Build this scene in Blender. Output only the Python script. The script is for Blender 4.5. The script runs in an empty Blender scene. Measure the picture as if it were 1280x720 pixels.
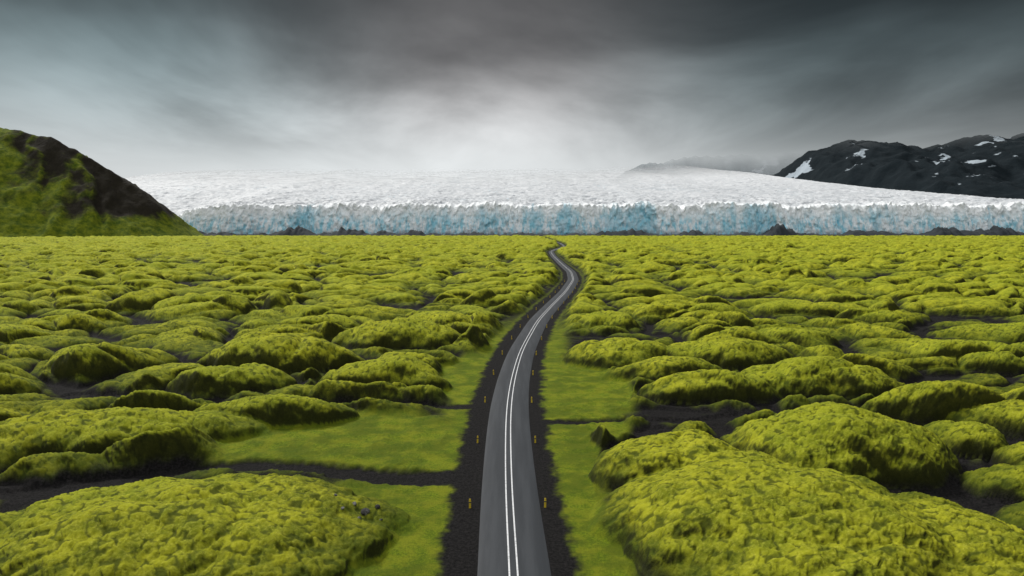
import bpy, math, numpy as np, time
T0=time.time()
rng=np.random.RandomState(7)
scene=bpy.context.scene
scene.view_settings.view_transform='Standard'
scene.view_settings.look='None'
scene.view_settings.exposure=0

# ------------------------------------------------------------------ noise
PERM=rng.permutation(4096).astype(np.int32)
ANG=rng.rand(4096)*2*np.pi
GX=np.cos(ANG).astype(np.float32); GY=np.sin(ANG).astype(np.float32)
R1=rng.rand(4096).astype(np.float32); R2=rng.rand(4096).astype(np.float32); R3=rng.rand(4096).astype(np.float32)
def hsh(ix,iy,seed=0):
    return PERM[(ix+PERM[(iy+seed*131)&4095])&4095]
def perlin(x,y,seed=0):
    xf=np.floor(x); yf=np.floor(y)
    ix=xf.astype(np.int32); iy=yf.astype(np.int32)
    fx=(x-xf).astype(np.float32); fy=(y-yf).astype(np.float32)
    u=fx*fx*fx*(fx*(fx*6-15)+10); v=fy*fy*fy*(fy*(fy*6-15)+10)
    def g(dx,dy):
        h=hsh(ix+dx,iy+dy,seed)
        return GX[h]*(fx-dx)+GY[h]*(fy-dy)
    a=g(0,0); b=g(1,0); c=g(0,1); d=g(1,1)
    return (a+(b-a)*u + ((c+(d-c)*u)-(a+(b-a)*u))*v)*1.5
def fbm(x,y,octv=4,seed=0):
    s=0;a=.5
    for i in range(octv):
        s=s+a*perlin(x*2**i,y*2**i,seed+i*3); a*=.5
    return s
def ridged(x,y,octv=4,seed=0):
    s=0;a=.5
    for i in range(octv):
        s=s+a*(1-2*np.abs(perlin(x*2**i,y*2**i,seed+i*5))); a*=.5
    return s
def voro(x,y,seed=0,jit=.9):
    xf=np.floor(x); yf=np.floor(y)
    ix=xf.astype(np.int32); iy=yf.astype(np.int32)
    fx=(x-xf).astype(np.float32); fy=(y-yf).astype(np.float32)
    f1=np.full(x.shape,9,np.float32); f2=f1.copy(); cid=np.zeros(x.shape,np.int32)
    for dx in (-1,0,1):
        for dy in (-1,0,1):
            h=hsh(ix+dx,iy+dy,seed)
            ex=dx+.5+(R1[h]-.5)*jit-fx; ey=dy+.5+(R2[h]-.5)*jit-fy
            d=np.sqrt(ex*ex+ey*ey)
            closer=d<f1
            f2=np.where(closer,f1,np.minimum(f2,d))
            cid=np.where(closer,h,cid)
            f1=np.where(closer,d,f1)
    return f1,f2,cid
def sst(a,b,x):
    t=np.clip((x-a)/(b-a),0,1); return t*t*(3-2*t)

# ------------------------------------------------------------------ mesh helper
def grid_mesh(name,X,Y,Z,mat,attr=None,smooth=True):
    R,C=X.shape
    me=bpy.data.meshes.new(name)
    co=np.stack([X,Y,Z],-1).reshape(-1,3).astype(np.float32)
    me.vertices.add(R*C); me.vertices.foreach_set('co',co.ravel())
    idx=np.arange(R*C,dtype=np.int32).reshape(R,C)
    f=np.stack([idx[:-1,:-1],idx[:-1,1:],idx[1:,1:],idx[1:,:-1]],-1).reshape(-1,4)
    n=len(f)
    me.loops.add(n*4); me.loops.foreach_set('vertex_index',f.ravel())
    me.polygons.add(n)
    me.polygons.foreach_set('loop_start',np.arange(0,n*4,4,dtype=np.int32))
    me.polygons.foreach_set('loop_total',np.full(n,4,np.int32))
    if smooth: me.polygons.foreach_set('use_smooth',np.ones(n,bool))
    if attr is not None:
        a=me.attributes.new('mask','FLOAT_COLOR','POINT')
        col=np.ones((R*C,4),np.float32); 
        for i,ch in enumerate(attr): col[:,i]=ch.ravel()
        a.data.foreach_set('color',col.ravel())
    me.update(calc_edges=True)
    me.materials.append(mat)
    ob=bpy.data.objects.new(name,me); scene.collection.objects.link(ob)
    return ob

# ------------------------------------------------------------------ node helper
class NT:
    def __init__(s,tree): s.t=tree; s.n=tree.nodes; s.l=tree.links
    def new(s,t,**k):
        n=s.n.new(t)
        for a,b in k.items(): setattr(n,a,b)
        return n
    def put(s,sock,v):
        if isinstance(v,bpy.types.NodeSocket): s.l.new(v,sock)
        elif isinstance(v,(tuple,list)):
            v=tuple(v)
            if len(sock.default_value)==4 and len(v)==3: v=v+(1,)
            sock.default_value=v
        else: sock.default_value=v
    def m(s,op,a,b=0,c=0,clamp=False):
        n=s.new('ShaderNodeMath',operation=op,use_clamp=clamp)
        for i,v in enumerate((a,b,c)): s.put(n.inputs[i],v)
        return n.outputs[0]
    def mix(s,f,a,b,bt='MIX'):
        n=s.new('ShaderNodeMix',data_type='RGBA',blend_type=bt)
        s.put(n.inputs[0],f); s.put(n.inputs[6],a); s.put(n.inputs[7],b)
        return n.outputs[2]
    def ss(s,a,b,x,lo=0,hi=1):
        n=s.new('ShaderNodeMapRange',interpolation_type='SMOOTHSTEP')
        s.put(n.inputs[0],x); n.inputs[1].default_value=a; n.inputs[2].default_value=b
        n.inputs[3].default_value=lo; n.inputs[4].default_value=hi
        return n.outputs[0]
    def noise(s,vec,scale,detail=4,rough=.55,dist=0):
        n=s.new('ShaderNodeTexNoise'); s.put(n.inputs['Vector'],vec)
        n.inputs['Scale'].default_value=scale; n.inputs['Detail'].default_value=detail
        n.inputs['Roughness'].default_value=rough; n.inputs['Distortion'].default_value=dist
        return n.outputs['Fac']
    def scalev(s,vec,sc):
        n=s.new('ShaderNodeVectorMath',operation='MULTIPLY'); s.put(n.inputs[0],vec); n.inputs[1].default_value=sc
        return n.outputs[0]
    def sep(s,v):
        n=s.new('ShaderNodeSeparateXYZ'); s.put(n.inputs[0],v); return n.outputs
    def bump(s,h,strength,dist):
        n=s.new('ShaderNodeBump'); s.put(n.inputs['Height'],h)
        n.inputs['Strength'].default_value=strength; n.inputs['Distance'].default_value=dist
        return n.outputs[0]
def material(name):
    m=bpy.data.materials.new(name); m.use_nodes=True
    nt=NT(m.node_tree); b=nt.n['Principled BSDF']
    return m,nt,b
def obco(nt): return nt.new('ShaderNodeTexCoord').outputs['Object']

# ------------------------------------------------------------------ road centreline (metres)
RP=np.array([(-400,3),(0,1.2),(56.7,.3),(70,-.25),(79,-.4),(91,-.45),(107,-.65),(130,0),(164,2.1),(222,8.7),(270,16.6),(321,25.3),
 (397,35.9),(470,40.8),(576,42.0),(742,45),(880,50.0),(960,60),(1040,74),(1150,88),(1350,96),(1700,100),(9000,100)],float)
yy=np.arange(-400,2400,1.0); xx=np.interp(yy,RP[:,0],RP[:,1])
k=np.exp(-.5*(np.arange(-30,31)/11.)**2); k/=k.sum()
xx=np.convolve(np.pad(xx,30,mode='edge'),k,'valid')
dxx=np.gradient(xx,yy)
def road_x(y): return np.interp(y,yy,xx)
def road_s(y): return np.interp(y,yy,dxx)

# side tracks / lava channels (polylines, metres, half width)
TRACKS=[([(-6,80),(-14,80.5),(-24,83),(-34,85),(-44,81),(-56,75),(-75,70),(-110,66)],2.2),
        ([(-5,113),(-16,114),(-30,114),(-44,112),(-60,118),(-80,122)],1.3),
        ([(5,104),(12,104.5),(20,106),(28,104),(36,108),(50,104)],1.2)]
def seg_dist(x,y,P):
    d=np.full(x.shape,1e9,np.float32)
    for (ax,ay),(bx,by) in zip(P[:-1],P[1:]):
        vx,vy=bx-ax,by-ay; L=vx*vx+vy*vy
        t=np.clip(((x-ax)*vx+(y-ay)*vy)/L,0,1)
        d=np.minimum(d,np.hypot(x-ax-t*vx,y-ay-t*vy))
    return d
# explicit mounds  cx,cy,rx,ry,rot(deg),H,power
MOUNDS=[(-31,63,21,15,6,4.9,2.0),(-54,58,14,9,20,4.0,2.0),
 (-60,93,24,8,14,4.8,2.3),(-37,105,14,5.5,10,4.0,2.3),(-75,84,16,8,10,3.7,2.3),
 (-52,125,12,7,6,4.6,2.1),(-51,148,18,12,0,7.4,2.1),(-24,128,13,8,-6,5.2,2.1),(-28,175,17,11,4,6.8,2.1),
 (26,65,17,18,-8,5.8,2.5),(20,81,10,10,0,5.0,2.3),(42,87,15,12,-12,7.0,2.2),(40,60,11,13,0,3.8,2.3),
 (25,152,15,10,0,5.2,2.1),(36,120,14,8,6,4.9,2.1),(57,126,16,10,-5,6,2.1),(31,136,13,7,10,4.3,2.1),
 (48,151,16,10,0,6,2.1),(62,92,6.5,6.5,0,3.3,2.1),(58,76,5.5,5.5,0,2.9,2.1),(66,82,5.5,6.5,0,3.3,2.1),(54,66,5,5.5,0,2.3,2.1)]
MEADOW=[(-25,96,19,14,0),(-13,88,8,9,0),(-9,138,6.5,22,0),(13,128,10,22,-8),(12,102,7,9,0),(7,75,4.6,26,0),(-14,64,10,18,0),(-22,152,8,7,0)]
HOLLOW=[(60,78,16,28,0)]
def terrain(x,y):
    xr=road_x(y); c=1/np.sqrt(1+road_s(y)**2)
    d=(x-xr)*c
    wob=fbm(x/6,y/6,3,3)*1.6
    wx=x+15*fbm(x/44,y/44,3,11)+1.2*fbm(x/7,y/7,2,15)
    wy=y+13*fbm(x/40,y/40,3,17)+1.2*fbm(x/7,y/7,2,19)
    f1,f2,cid=voro(wx/38,wy/27,1)
    e=f2-f1
    p=np.clip(1-(1-np.clip((e-.04)/.75,0,1))**2.1,0,1)**.68
    rc=R3[cid]
    H=np.where(rc<.09,1.0,3.4+4.8*rc)
    f1b,f2b,cb=voro(wx/17+5,wy/11.5,2); eb=np.clip((f2b-f1b-.02)/.75,0,1)
    pb=(1-(1-eb)**2.0)**.68
    rb=R3[cb]
    f1c,f2c,cc=voro(wx/4.2,wy/3.4+7,3); ec=np.clip((f2c-f1c)/.6,0,1)
    pc=1-(1-ec)**2
    dome=1-.40*np.clip(f1/.75,0,1)**2
    gen=H*p*dome*(.52+.48*pb*(.55+.45*rb)) + 1.9*rb*pb*sst(.0,.6,p) - .5
    gen=gen+fbm(x/18,y/15,3,41)*.9*p
    ex=np.full(x.shape,-.3,np.float32); cover=np.zeros(x.shape,np.float32)
    ux=x+4.5*fbm(x/14,y/14,4,51); uy=y+3.8*fbm(x/13,y/13,4,57)
    for cx,cy,rx,ry,rot,h,pw in MOUNDS:
        a=math.radians(rot); dx=ux-cx; dy=uy-cy
        q=np.sqrt(((dx*math.cos(a)+dy*math.sin(a))/rx)**2+((-dx*math.sin(a)+dy*math.cos(a))/ry)**2)
        pr=np.clip(1-q**pw,0,1)**.68
        ex=np.maximum(ex,h*pr -.3*(1-pr))
        cover=np.maximum(cover,1-sst(1.0,1.35,q))
    hollow=np.zeros(x.shape,np.float32)
    for cx,cy,rx,ry,rot in HOLLOW:
        q=np.sqrt(((ux-cx)/rx)**2+((uy-cy)/ry)**2); hollow=np.maximum(hollow,1-sst(.8,1.1,q))
    gen=gen-hollow*3.0
    mead=np.zeros(x.shape,np.float32)
    for cx,cy,rx,ry,rot in MEADOW:
        q=np.sqrt(((ux-cx)/rx)**2+((uy-cy)/ry)**2)
        mead=np.maximum(mead,1-sst(.80,1.15,q))
    strip=1-sst(2,7,np.abs(d)-6+wob)
    near=1-sst(150,260,y)
    mead=np.maximum(mead,strip*near)
    g2=gen*(1-np.maximum(cover,mead))
    exh=ex*(.84+.16*pb)+.6*(rb-.3)*pb*(ex>.6)+fbm(x/9,y/8,3,44)*.8*sst(1.,3.,ex)
    h=np.maximum(g2,exh)
    edge=np.where(d<0,6.6,5.6)-1.2*sst(300,700,y)
    ad=np.abs(d)+wob*.7
    clear=sst(0,6.5,ad-edge)
    h=h*clear
    tuft=(pc*.18+fbm(x/2.4,y/2.0,3,46)*.20)*sst(.3,1.2,h)
    fine=(1-sst(160,420,y))
    wxx=x+.5*perlin(x/.9,y/.9,31); wyy=y+.5*perlin(x/.9,y/.9,32)
    f1d,f2d,cd=voro(wxx/.85,wyy/.72,5)
    f1e,f2e,ce=voro(wxx/.42,wyy/.38,6)
    hi=sst(.3,1.3,h)
    mclump=sst(-.1,.35,fbm(x/3.2,y/2.6,3,63))
    knob=(.75-f1d)*(.05+.12*mclump*(1-hi)+.18*hi)*fine+(.6-f1e)*(.10+.10*hi)*(1-sst(90,190,y))
    knob=knob+mead*(1-hi)*fbm(x/5,y/4,3,65)*.35*fine
    gravel=1-sst(-.5,.8,ad-edge+perlin(x/2.1,y/2.1,8)*.6+perlin(x/.6,y/.6,7)*.35)
    for P,w in TRACKS:
        td=seg_dist(x,y,P)+wob*.5
        tm=1-sst(w-.3,w+.7,td+perlin(x,y,9)*.5)
        gravel=np.maximum(gravel,tm)
        h=h*sst(w*.4,w+3.4,td)-.5*tm*(clear)
        mead=mead*(1-tm)
    far=1-sst(2300,2750,y)
    mead=mead*(1-sst(.4,1.6,h))
    h=(h+tuft)*far+knob*(1-gravel)*clear
    rock=(1-sst(.2,1.35,h+perlin(x/2.3,y/2.3,12)*.7))*(1-np.clip(mead*1.6,0,1))*sst(0,2,ad-edge)
    rock=np.maximum(rock,sst(2350,2700,y))
    dirt=np.maximum(gravel,rock)
    h=h-gravel*.02+gravel*perlin(x/.7,y/.7,13)*.05*sst(3.6,4.6,np.abs(d))
    h=np.where(np.abs(d)<3.6,np.minimum(h,0.0),h)
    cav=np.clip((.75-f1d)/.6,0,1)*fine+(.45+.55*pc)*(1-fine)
    return h,dirt,mead*(1-dirt),cav

# ------------------------------------------------------------------ ground (one sheet)
ys=[-300,-200,-100,-50,-10,15,28]
y=36.
while y<2800: ys.append(y); y+=max(.13,y*.0036)
while y<20000: ys.append(y); y*=1.05
ys=np.array(ys)
sc=np.concatenate([-np.array([6,4,3,2.2,1.7,1.35,1.15,1.0,.93]),np.linspace(-.86,.86,1300),np.array([.93,1.0,1.15,1.35,1.7,2.2,3,4,6])])
YY,SC=np.meshgrid(ys,sc,indexing='ij')
XX=SC*(np.maximum(YY,28)+8)
H,dirt,mead,cav=terrain(XX.astype(np.float64),YY)
SHEAR=.34
YO=YY-np.clip(H-.9,0,9)*SHEAR*sst(30,60,YY)
gm,nt,b=material('moss_ground')
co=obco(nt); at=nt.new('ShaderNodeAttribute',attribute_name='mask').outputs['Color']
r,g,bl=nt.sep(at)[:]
zz=nt.sep(co)[2]
n1=nt.noise(co,.03,4,.6); n2=nt.noise(co,.45,5,.65); n3=nt.noise(co,3.2,4,.7)
moss=nt.mix(nt.ss(.33,.66,n2),(.19,.22,.012),(.44,.445,.022))
moss=nt.mix(nt.m('MULTIPLY',nt.ss(.40,.62,n1),.5),moss,(.24,.30,.016))
moss=nt.mix(nt.m('MULTIPLY',nt.ss(.45,.75,n3),.55),moss,(.64,.63,.09))
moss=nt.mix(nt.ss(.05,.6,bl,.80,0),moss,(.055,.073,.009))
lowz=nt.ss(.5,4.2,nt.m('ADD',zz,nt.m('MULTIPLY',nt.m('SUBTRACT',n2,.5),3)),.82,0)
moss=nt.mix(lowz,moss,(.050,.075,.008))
grass=nt.mix(nt.ss(.3,.7,n3),(.08,.125,.007),(.20,.26,.012))
grass=nt.mix(nt.m('MULTIPLY',nt.ss(.38,.62,n2),.6),grass,(.25,.26,.016))
grass=nt.mix(nt.ss(.40,.6,nt.noise(co,.16,4,.65),.6,0),grass,(.055,.09,.007))
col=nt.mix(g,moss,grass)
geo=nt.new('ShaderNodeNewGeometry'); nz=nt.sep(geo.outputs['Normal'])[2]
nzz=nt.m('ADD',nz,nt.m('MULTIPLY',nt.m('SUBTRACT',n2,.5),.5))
steep=nt.ss(.40,.78,nzz,1,0)  # steep sides darkened in the colour, for their shade and for bare basalt
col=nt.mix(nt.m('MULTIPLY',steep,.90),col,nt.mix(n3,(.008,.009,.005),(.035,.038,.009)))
rockc=nt.mix(nt.ss(.35,.7,n3),(.006,.006,.006),(.024,.022,.022))
col=nt.mix(r,col,rockc)
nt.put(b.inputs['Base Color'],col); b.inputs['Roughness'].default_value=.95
b.inputs['Specular IOR Level'].default_value=.12
hh=nt.noise(co,6,4,.75)
nt.put(b.inputs['Normal'],nt.bump(hh,.8,.28))
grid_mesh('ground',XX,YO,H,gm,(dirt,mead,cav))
print('ground',time.time()-T0)

# ------------------------------------------------------------------ road
rm,nt,b=material('asphalt'); co=obco(nt)
n=nt.noise(co,9,5,.7); n2=nt.noise(nt.scalev(co,(1,.06,1)),.9,4,.6)
c=nt.mix(n,(.019,.022,.026),(.040,.045,.052)); c=nt.mix(nt.m('MULTIPLY',nt.ss(.4,.65,n2),.5),c,(.058,.064,.072))
nt.put(b.inputs['Base Color'],c); b.inputs['Roughness'].default_value=.62; b.inputs['Specular IOR Level'].default_value=.3
nt.put(b.inputs['Normal'],nt.bump(nt.noise(co,30,3,.6),.4,.02))
pm,nt,b=material('road_paint'); co=obco(nt)
nt.put(b.inputs['Base Color'],nt.mix(nt.ss(.50,.72,nt.noise(co,4,6,.7)),(.76,.77,.78),(.25,.26,.27))); b.inputs['Roughness'].default_value=.6
vy=np.concatenate([np.arange(-300,300,1.5),np.arange(300,1690,3)])
def strip(name,offs,zs,mat):
    s=road_s(vy); c=1/np.sqrt(1+s*s); x0=road_x(vy)
    X=x0[:,None]+np.array(offs)[None,:]*c[:,None]
    Y=vy[:,None]-np.array(offs)[None,:]*(s*c)[:,None]
    return grid_mesh(name,X,Y,np.broadcast_to(np.array(zs)[None,:],X.shape),mat)
road=strip('road',[-3.3,-2.85,-1.5,0,1.5,2.85,3.3],[-.05,.10,.13,.15,.13,.10,-.05],rm)
for nm,o in (('centre_line_a',-.50),('centre_line_b',.22)):
    def zc(v): return .15-abs(v)*.02/1.5+.008
    l=strip(nm,[o,o+.15],[zc(o),zc(o+.15)],pm); l.parent=road

# posts
ym,nt,b=material('yellow_post'); co=obco(nt)
nt.put(b.inputs['Base Color'],nt.mix(nt.noise(co,6,3,.6),(.60,.42,.02),(.75,.55,.03)))
km,nt,b=material('post_band'); nt.put(b.inputs['Base Color'],nt.mix(nt.noise(obco(nt),20),(.02,.02,.02),(.05,.05,.05)))
import bmesh
def post_mesh():
    bm=bmesh.new()
    def ring(z,wx,wy): return [bm.verts.new((sx*wx,sy*wy,z)) for sx,sy in ((-1,-1),(1,-1),(1,1),(-1,1))]
    lv=[(-.3,.12,.07),(.55,.105,.06),(.57,.125,.075),(.70,.125,.075),(.72,.10,.055),(.95,.09,.05),(1.0,.05,.03)]
    rs=[ring(*l) for l in lv]
    for i in range(len(rs)-1):
        for j in range(4):
            f=bm.faces.new((rs[i][j],rs[i][(j+1)%4],rs[i+1][(j+1)%4],rs[i+1][j]))
            f.material_index=1 if i in(2,) else 0
    bm.faces.new(rs[-1]); bm.faces.new(rs[0][::-1])
    me=bpy.data.meshes.new('road_marker_post'); bm.to_mesh(me); bm.free()
    me.materials.append(ym); me.materials.append(km); return me
pmsh=post_mesh()
for i in range(16):
    yv=49+22.3*i
    for sd in (-4.35,3.75):
        s=road_s(yv); c=1/math.sqrt(1+s*s)
        o=bpy.data.objects.new('road_marker_post',pmsh); scene.collection.objects.link(o)
        o.location=(road_x(yv)+sd*c,yv-sd*s*c,0); o.rotation_euler=(rng.uniform(-.06,.06),rng.uniform(-.06,.06),rng.uniform(-.2,.2))

# loose lava stones on the slope of the near-left mound
from mathutils import Vector
sm,nt,b=material('lava_stone'); co=obco(nt)
nt.put(b.inputs['Base Color'],nt.mix(nt.ss(.45,.65,nt.noise(co,1.2,5,.7)),(.02,.019,.018),(.26,.26,.25))); b.inputs['Roughness'].default_value=.9
bm=bmesh.new()
def ground_z(px_,py_):
    return float(terrain(np.array([[px_]],float),np.array([[py_]],float))[0][0,0])
for (sx_,sy_,sr) in ((-14.6,66,.42),(-15.8,66.8,.28),(-13.6,67.1,.25),(-14.9,64.7,.2),(-16.6,65.4,.2),(-12.9,65.2,.16),(-17.9,68,.2)):
    z0=ground_z(sx_,sy_)
    ret=bmesh.ops.create_icosphere(bm,subdivisions=2,radius=sr)
    sh=[Vector(q) for q in rng.uniform(-1,1,(4,3))]
    for v in ret['verts']:
        n=v.co.normalized()
        kf=1+.28*sum(math.sin(3.1*n.dot(Vv)+i) for i,Vv in enumerate(sh))/2
        v.co=v.co*kf; v.co.z*=.7
        v.co.x+=sx_; v.co.y+=sy_-max(0,z0-.9)*SHEAR; v.co.z+=z0+sr*.15
me=bpy.data.meshes.new('lava_rocks'); bm.to_mesh(me); bm.free(); me.materials.append(sm)
o=bpy.data.objects.new('lava_rocks',me); scene.collection.objects.link(o)

# ------------------------------------------------------------------ glacier
def foot(Y): return 2450-(Y-3200)*.17
gx=np.arange(-2900,4000,4.0)
Yf=3000+150*fbm(gx/600,gx*0,4,71)
lend=(.35+.65*sst(-1650,-1250,gx))
HT=(134+34*fbm(gx/170,gx*0+3,4,73))*lend
s=np.linspace(0,1,46)
t=np.concatenate([np.arange(4,420,5.),420+np.cumsum(np.geomspace(5,13,450))])
S,GXf=np.meshgrid(s,gx,indexing='ij')
zf=S*HT
irr=.5+1.0*sst(-.3,.4,fbm(GXf/180,zf/300,2,68))
disp=(12*ridged(GXf/46+.8*fbm(GXf/40,zf/60,3,74),zf/130,3,75)+9*perlin(GXf/14+.5*perlin(GXf/20,zf/25,70),zf/34,76))*irr+4*perlin(GXf/8,zf/11,77)
yf=Yf+55*S**1.4-disp*(.5+.5*S)+10
zf=zf+(S**2)*(9*perlin(gx/20,gx*0+.5,78)+8*perlin(gx/11,gx*0+.2,79)+9*ridged(gx/48,gx*0+.2,2,69))-4
Tt,GXt=np.meshgrid(t,gx,indexing='ij')
bk=np.exp(-Tt/90)
yt=(yf[-1]*bk+(Yf+57)*(1-bk))+Tt
Yw=Yf+Tt
side=sst(-100,700,GXt-foot(Yw))
rise=(.118*Tt+.016*Tt*sst(300,2600,Tt))*(1-.9*side)
wr=fbm(GXt/160,Yw/130,3,80); wr2=fbm(GXt/210,Yw/170,3,86)
ra=GXt*.78+Yw*.62; rb_=-GXt*.62+Yw*.78
ser=ridged(ra/110+1.6*wr,rb_/85+1.6*wr2,3,81)*17+perlin(ra/26+wr2,rb_/30,82)*7*np.exp(-Tt/1500)+fbm(GXt/600,Yw/600,3,83)*24*sst(100,900,Tt)
amp=.40+.7*np.exp(-Tt/500)
hb=np.exp(-Tt/200)
lb=lend+(1-lend)*sst(0,1300,Tt)
zt=(HT*hb+134*lb*(1-hb)+rise)+ser*amp-7*amp
blend=np.exp(-Tt/14); zt=zt*(1-blend)+zf[-1]*blend
Xg=np.concatenate([GXf,GXt]); Yg=np.concatenate([yf,yt]); Zg=np.concatenate([zf,zt])
fm=np.concatenate([1-S*.85,np.clip(.15-Tt/500,0,1)])
rd=np.concatenate([np.clip(.5+disp/26,0,1),np.clip(.5+ser/40,0,1)])
gl,nt,b=material('glacier_ice'); co=obco(nt)
at=nt.new('ShaderNodeAttribute',attribute_name='mask').outputs['Color']; r,g,bl=nt.sep(at)[:]
nv=nt.noise(nt.scalev(co,(1,.3,.30)),.05,6,.7); na=nt.noise(co,.02,5,.7); nb=nt.noise(nt.scalev(co,(.3,1,1)),.006,4,.6)
nbig=nt.noise(nt.scalev(co,(1,.2,.2)),.009,4,.6)
top=nt.mix(nt.ss(.35,.65,na),(.54,.57,.60),(.72,.74,.76))
top=nt.mix(nt.ss(.2,.55,g,.55,0),top,(.36,.44,.49))
top=nt.mix(nt.ss(.5,.7,nb,0,.3),top,(.42,.46,.49))
px,py,pz=nt.sep(co)[:]
top=nt.mix(nt.ss(220,480,pz,0,.7),top,(.76,.78,.80))
face=nt.mix(nt.ss(.38,.58,nv),(.30,.66,.80),(.90,.95,.98))
face=nt.mix(nt.ss(.2,.5,g,.75,0),face,(.13,.45,.62))
face=nt.mix(nt.ss(.45,.62,nbig,0,.6),face,(.20,.52,.66))
rr=nt.m('ADD',r,nt.m('MULTIPLY',nt.m('SUBTRACT',nv,.5),1.3))
rr=nt.m('ADD',rr,nt.m('MULTIPLY',nt.m('SUBTRACT',nbig,.5),.8))
c=nt.mix(nt.ss(.16,.5,rr),nt.mix(nt.ss(.02,.12,r),top,(.92,.95,.97)),face)
dirtm=nt.m('MULTIPLY',nt.ss(.80,1.0,r),nt.ss(.42,.58,nv)); c=nt.mix(dirtm,c,(.05,.09,.11))
nt.put(b.inputs['Base Color'],c); b.inputs['Roughness'].default_value=.7
nt.put(b.inputs['Normal'],nt.bump(nt.noise(co,.05,4,.7),.6,8))
hz=nt.m('ADD',pz,nt.m('MULTIPLY',nt.m('SUBTRACT',nt.noise(co,.0012,3,.5),.5),130))
hz=nt.m('SUBTRACT',hz,nt.ss(300,1900,px,0,130))
nt.put(b.inputs['Alpha'],nt.ss(270,590,hz,1,0))  # ice turns transparent with altitude, standing in for mist
grid_mesh('glacier',Xg,Yg,Zg,gl,(fm,rd,fm*0))
print('glacier',time.time()-T0)

# moraine at the ice foot
mm,nt,b=material('moraine_rock'); co=obco(nt)
nt.put(b.inputs['Base Color'],nt.mix(nt.noise(co,.08,6,.7),(.008,.013,.017),(.035,.045,.052))); b.inputs['Roughness'].default_value=.95
mx=np.arange(-2600,3900,5.); mv=np.linspace(-1,1,26)
V,MX=np.meshgrid(mv,mx,indexing='ij')
base=6+38*np.clip(fbm(mx/120,mx*0,4,91)+.08,0,1)
for cx,w,h in ((-935,75,30),(-700,90,20),(-420,48,18),(510,60,20),(1160,68,26),(1560,90,14),(2120,120,22),(1900,150,16),(-1420,120,16)):
    base=base+h*np.clip(1-(np.abs(mx-cx)/w)**2,0,1)
base=base*(1+.9*fbm(mx/22,mx*0+9,4,94))
MZ=base*(1-V**2)*(1+.35*fbm(MX/22,V*3,3,92))-3
MY=np.interp(mx,gx,Yf)-48+V*60
grid_mesh('moraine',MX,MY,MZ,mm)

# ------------------------------------------------------------------ left hill
hm,nt,b=material('hillside'); co=obco(nt)
n1=nt.noise(co,.009,5,.65); n2=nt.noise(co,.05,5,.7)
at=nt.new('ShaderNodeAttribute',attribute_name='mask').outputs['Color']; r,g,bl=nt.sep(at)[:]
gr=nt.mix(nt.ss(.3,.7,n2),(.045,.08,.008),(.18,.21,.014)); rk=nt.mix(n2,(.008,.007,.006),(.035,.03,.02))
k=nt.m('ADD',nt.m('MULTIPLY',n1,.9),nt.m('MULTIPLY',r,.8))
c=nt.mix(nt.ss(.56,.82,k),gr,rk)
nt.put(b.inputs['Base Color'],c); b.inputs['Roughness'].default_value=.95; b.inputs['Specular IOR Level'].default_value=.1
nt.put(b.inputs['Normal'],nt.bump(nt.noise(co,.05,5,.7),.7,8))
X,Y=np.meshgrid(np.arange(-3900,-1050,7.),np.arange(1750,3400,7.),indexing='xy')
cr=np.interp(X,[-3900,-2600,-2100,-1763,-1598,-1515,-1405,-1290,-1230,-1180,-1120],[260,430,415,385,352,310,240,165,112,50,-8])
Yc=2400+60*fbm(X/400,X*0,2,101)
v=(Y-Yc); W=np.where(v<0,450,700)*(.30+.70*np.clip(cr/370,0,1))
q=np.clip(1-np.abs(v)/W,0,1)
gul=ridged((X+.7*v)/230+.5*fbm(X/150,Y/150,2,103),Y/700,4,104)
Z=cr*(q**1.1)-8+(gul-.3)*85*np.clip(q*(1-q)*4,0,1)*np.clip(cr/200,0,1)+fbm(X/60,Y/60,4,106)*14*np.clip(cr/150,0,1)*(q>0)
rk=np.clip(-.16+.6*(Z/370)**1.5+.80*(.44-gul)+.75*sst(-1650,-1260,X)*sst(0,110,Z),0,1)
grid_mesh('hill',X,Y,Z,hm,(rk,rk*0,rk*0))

# ------------------------------------------------------------------ right mountains
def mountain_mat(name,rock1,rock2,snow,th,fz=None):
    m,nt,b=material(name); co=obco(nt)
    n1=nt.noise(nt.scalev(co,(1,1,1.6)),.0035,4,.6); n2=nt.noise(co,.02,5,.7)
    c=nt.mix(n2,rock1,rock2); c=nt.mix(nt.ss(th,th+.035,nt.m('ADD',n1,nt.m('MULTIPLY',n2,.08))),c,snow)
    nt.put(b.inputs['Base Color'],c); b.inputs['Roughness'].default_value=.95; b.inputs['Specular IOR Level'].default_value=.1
    nt.put(b.inputs['Normal'],nt.bump(nt.noise(co,.012,5,.7),.6,25))
    if fz:
        z=nt.sep(co)[2]; a=nt.m('ADD',z,nt.m('MULTIPLY',nt.m('SUBTRACT',nt.noise(co,.0016,3,.5),.5),fz[2]))
        nt.put(b.inputs['Alpha'],nt.ss(fz[0],fz[1],a,fz[3],fz[4]))  # rock thins out with height in place of real mist
    return m
X,Y=np.meshgrid(np.arange(1900,8200,16.),np.arange(3300,7400,16.),indexing='xy')
cr=np.interp(X,[1900,2063,2230,2386,2644,2805,2966,3224,3611,4127,6000,8200],[440,510,575,630,722,735,680,648,735,770,950,700])
v=Y-5500; q=np.clip(1-np.abs(v)/np.where(v<0,2100,1800),0,1)
gul=ridged(X/620+.3*fbm(X/400,Y/400,2,111),Y/900,4,112)
Z=cr*q**.8+(gul-.35)*190*(1-q)**.5*np.clip(q*3,0,1)+fbm(X/160,Y/160,4,113)*55
Z=Z*sst(-350,250,X-foot(Y))
grid_mesh('mountain',X,Y,Z,mountain_mat('mountain_rock',(.005,.009,.012),(.016,.024,.029),(.40,.46,.51),.645,(560,860,260,1,.3)))
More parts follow.
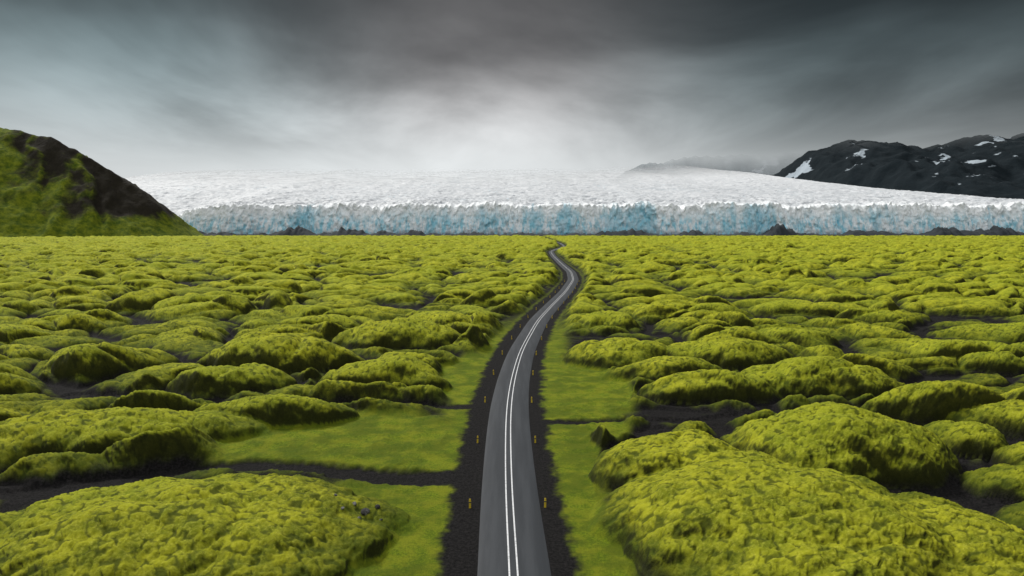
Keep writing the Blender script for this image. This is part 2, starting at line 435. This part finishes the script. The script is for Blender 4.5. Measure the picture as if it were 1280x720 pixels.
# far ridge behind the ice, haze painted into its pale rock colours
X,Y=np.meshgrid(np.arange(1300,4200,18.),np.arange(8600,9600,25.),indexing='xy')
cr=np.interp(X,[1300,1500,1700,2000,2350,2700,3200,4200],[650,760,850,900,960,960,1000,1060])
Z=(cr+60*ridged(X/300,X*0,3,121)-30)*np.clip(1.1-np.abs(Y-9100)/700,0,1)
grid_mesh('background_hills',X,Y,Z,mountain_mat('hazy_far_rock',(.20,.25,.28),(.28,.33,.36),(.5,.55,.6),.60,(700,1020,260,.5,0)))

# ------------------------------------------------------------------ world
w=bpy.data.worlds.new('World'); scene.world=w; w.use_nodes=True
nt=NT(w.node_tree); nt.n.clear()
d=nt.new('ShaderNodeTexCoord').outputs['Generated']; x,yv,z=nt.sep(d)[:]
zc=nt.m('MAXIMUM',z,0.0)
prof=nt.new('ShaderNodeFloatCurve')
cv=prof.mapping.curves[0]
pts=[(0,.82),(.07,.82),(.12,.70),(.17,.50),(.23,.28),(.30,.12),(.37,.10),(.5,.4),(.7,.7),(1,.85)]  # upper end is unseen overhead sky, raised to light the ground
cv.points[0].location=pts[0]; cv.points[1].location=pts[-1]
for p in pts[1:-1]: cv.points.new(*p)
prof.mapping.update()
zz=nt.m('ADD',zc,.09)
cmb=nt.new('ShaderNodeCombineXYZ'); nt.put(cmb.inputs[0],nt.m('DIVIDE',x,zz)); nt.put(cmb.inputs[1],nt.m('DIVIDE',yv,zz)); 
cl=nt.noise(nt.scalev(cmb.outputs[0],(1,.5,1)),.6,6,.52,.5)
big=nt.noise(nt.scalev(d,(1,1,3.)),2.2,4,.5,.3)
zw=nt.m('ADD',zc,nt.m('MULTIPLY',nt.m('SUBTRACT',big,.5),nt.ss(.02,.2,zc,0,.15)))
nt.put(prof.inputs['Value'],zw)
dx=nt.m('ADD',x,.15)
ex=nt.m('MULTIPLY',nt.m('MULTIPLY',dx,dx),nt.m('MULTIPLY_ADD',zc,-13,-.8))
ga=nt.m('EXPONENT',ex)
ga=nt.m('ADD',nt.m('MULTIPLY',ga,.98),.03)
lat=nt.ss(.36,.7,zc); lat=nt.m('ADD',nt.m('MULTIPLY',nt.m('SUBTRACT',1,lat),ga),lat)
back=nt.ss(-.4,.2,yv,1.4,1)  # unseen sky behind the camera, brightened to fill the ice front
val=nt.m('MULTIPLY',nt.m('MULTIPLY',prof.outputs[0],lat),back)
cmod=nt.ss(.3,.7,cl,.5,1.5)
cs=nt.ss(.05,.18,zc)
cmod=nt.m('ADD',nt.m('MULTIPLY',nt.m('SUBTRACT',cmod,1),cs),1)
val=nt.m('MULTIPLY',val,cmod)
tint=nt.mix(nt.ss(.05,.45,nt.m('ABSOLUTE',nt.m('ADD',x,.03))),(1,.99,1.0),(.74,.97,1.03))
tint=nt.mix(nt.ss(.05,.25,zc),(.95,.99,1.0),tint)
tint=nt.mix(nt.ss(.35,.6,zc),tint,(1,1,1))
colr=nt.mix(1.0,tint,val,'MULTIPLY')
bg=nt.new('ShaderNodeBackground'); nt.put(bg.inputs[0],colr); bg.inputs[1].default_value=1.0
sky=nt.new('ShaderNodeTexSky',sky_type='NISHITA'); sky.sun_disc=False
SE,SR=math.radians(44),math.radians(-45)
sky.sun_elevation=SE; sky.sun_rotation=SR
bg2=nt.new('ShaderNodeBackground'); nt.put(bg2.inputs[0],sky.outputs[0]); bg2.inputs[1].default_value=.05
ms=nt.new('ShaderNodeMixShader'); ms.inputs[0].default_value=.97
nt.l.new(bg2.outputs[0],ms.inputs[1]); nt.l.new(bg.outputs[0],ms.inputs[2])
out=nt.new('ShaderNodeOutputWorld'); nt.l.new(ms.outputs[0],out.inputs[0])

sl=bpy.data.lights.new('sun','SUN'); sl.energy=2.7; sl.angle=math.radians(14); sl.color=(1,.97,.92)
so=bpy.data.objects.new('sun',sl); scene.collection.objects.link(so)
sd=Vector((math.sin(SR)*math.cos(SE),math.cos(SR)*math.cos(SE),math.sin(SE)))
so.rotation_euler=sd.to_track_quat('Z','Y').to_euler()

cam=bpy.data.cameras.new('camera'); cam.lens=24; cam.sensor_width=36; cam.clip_end=40000; cam.clip_start=.5
c=bpy.data.objects.new('camera',cam); scene.collection.objects.link(c)
c.location=(0,0,30); c.rotation_euler=(math.radians(85),0,0)
scene.camera=c
print('done',time.time()-T0)
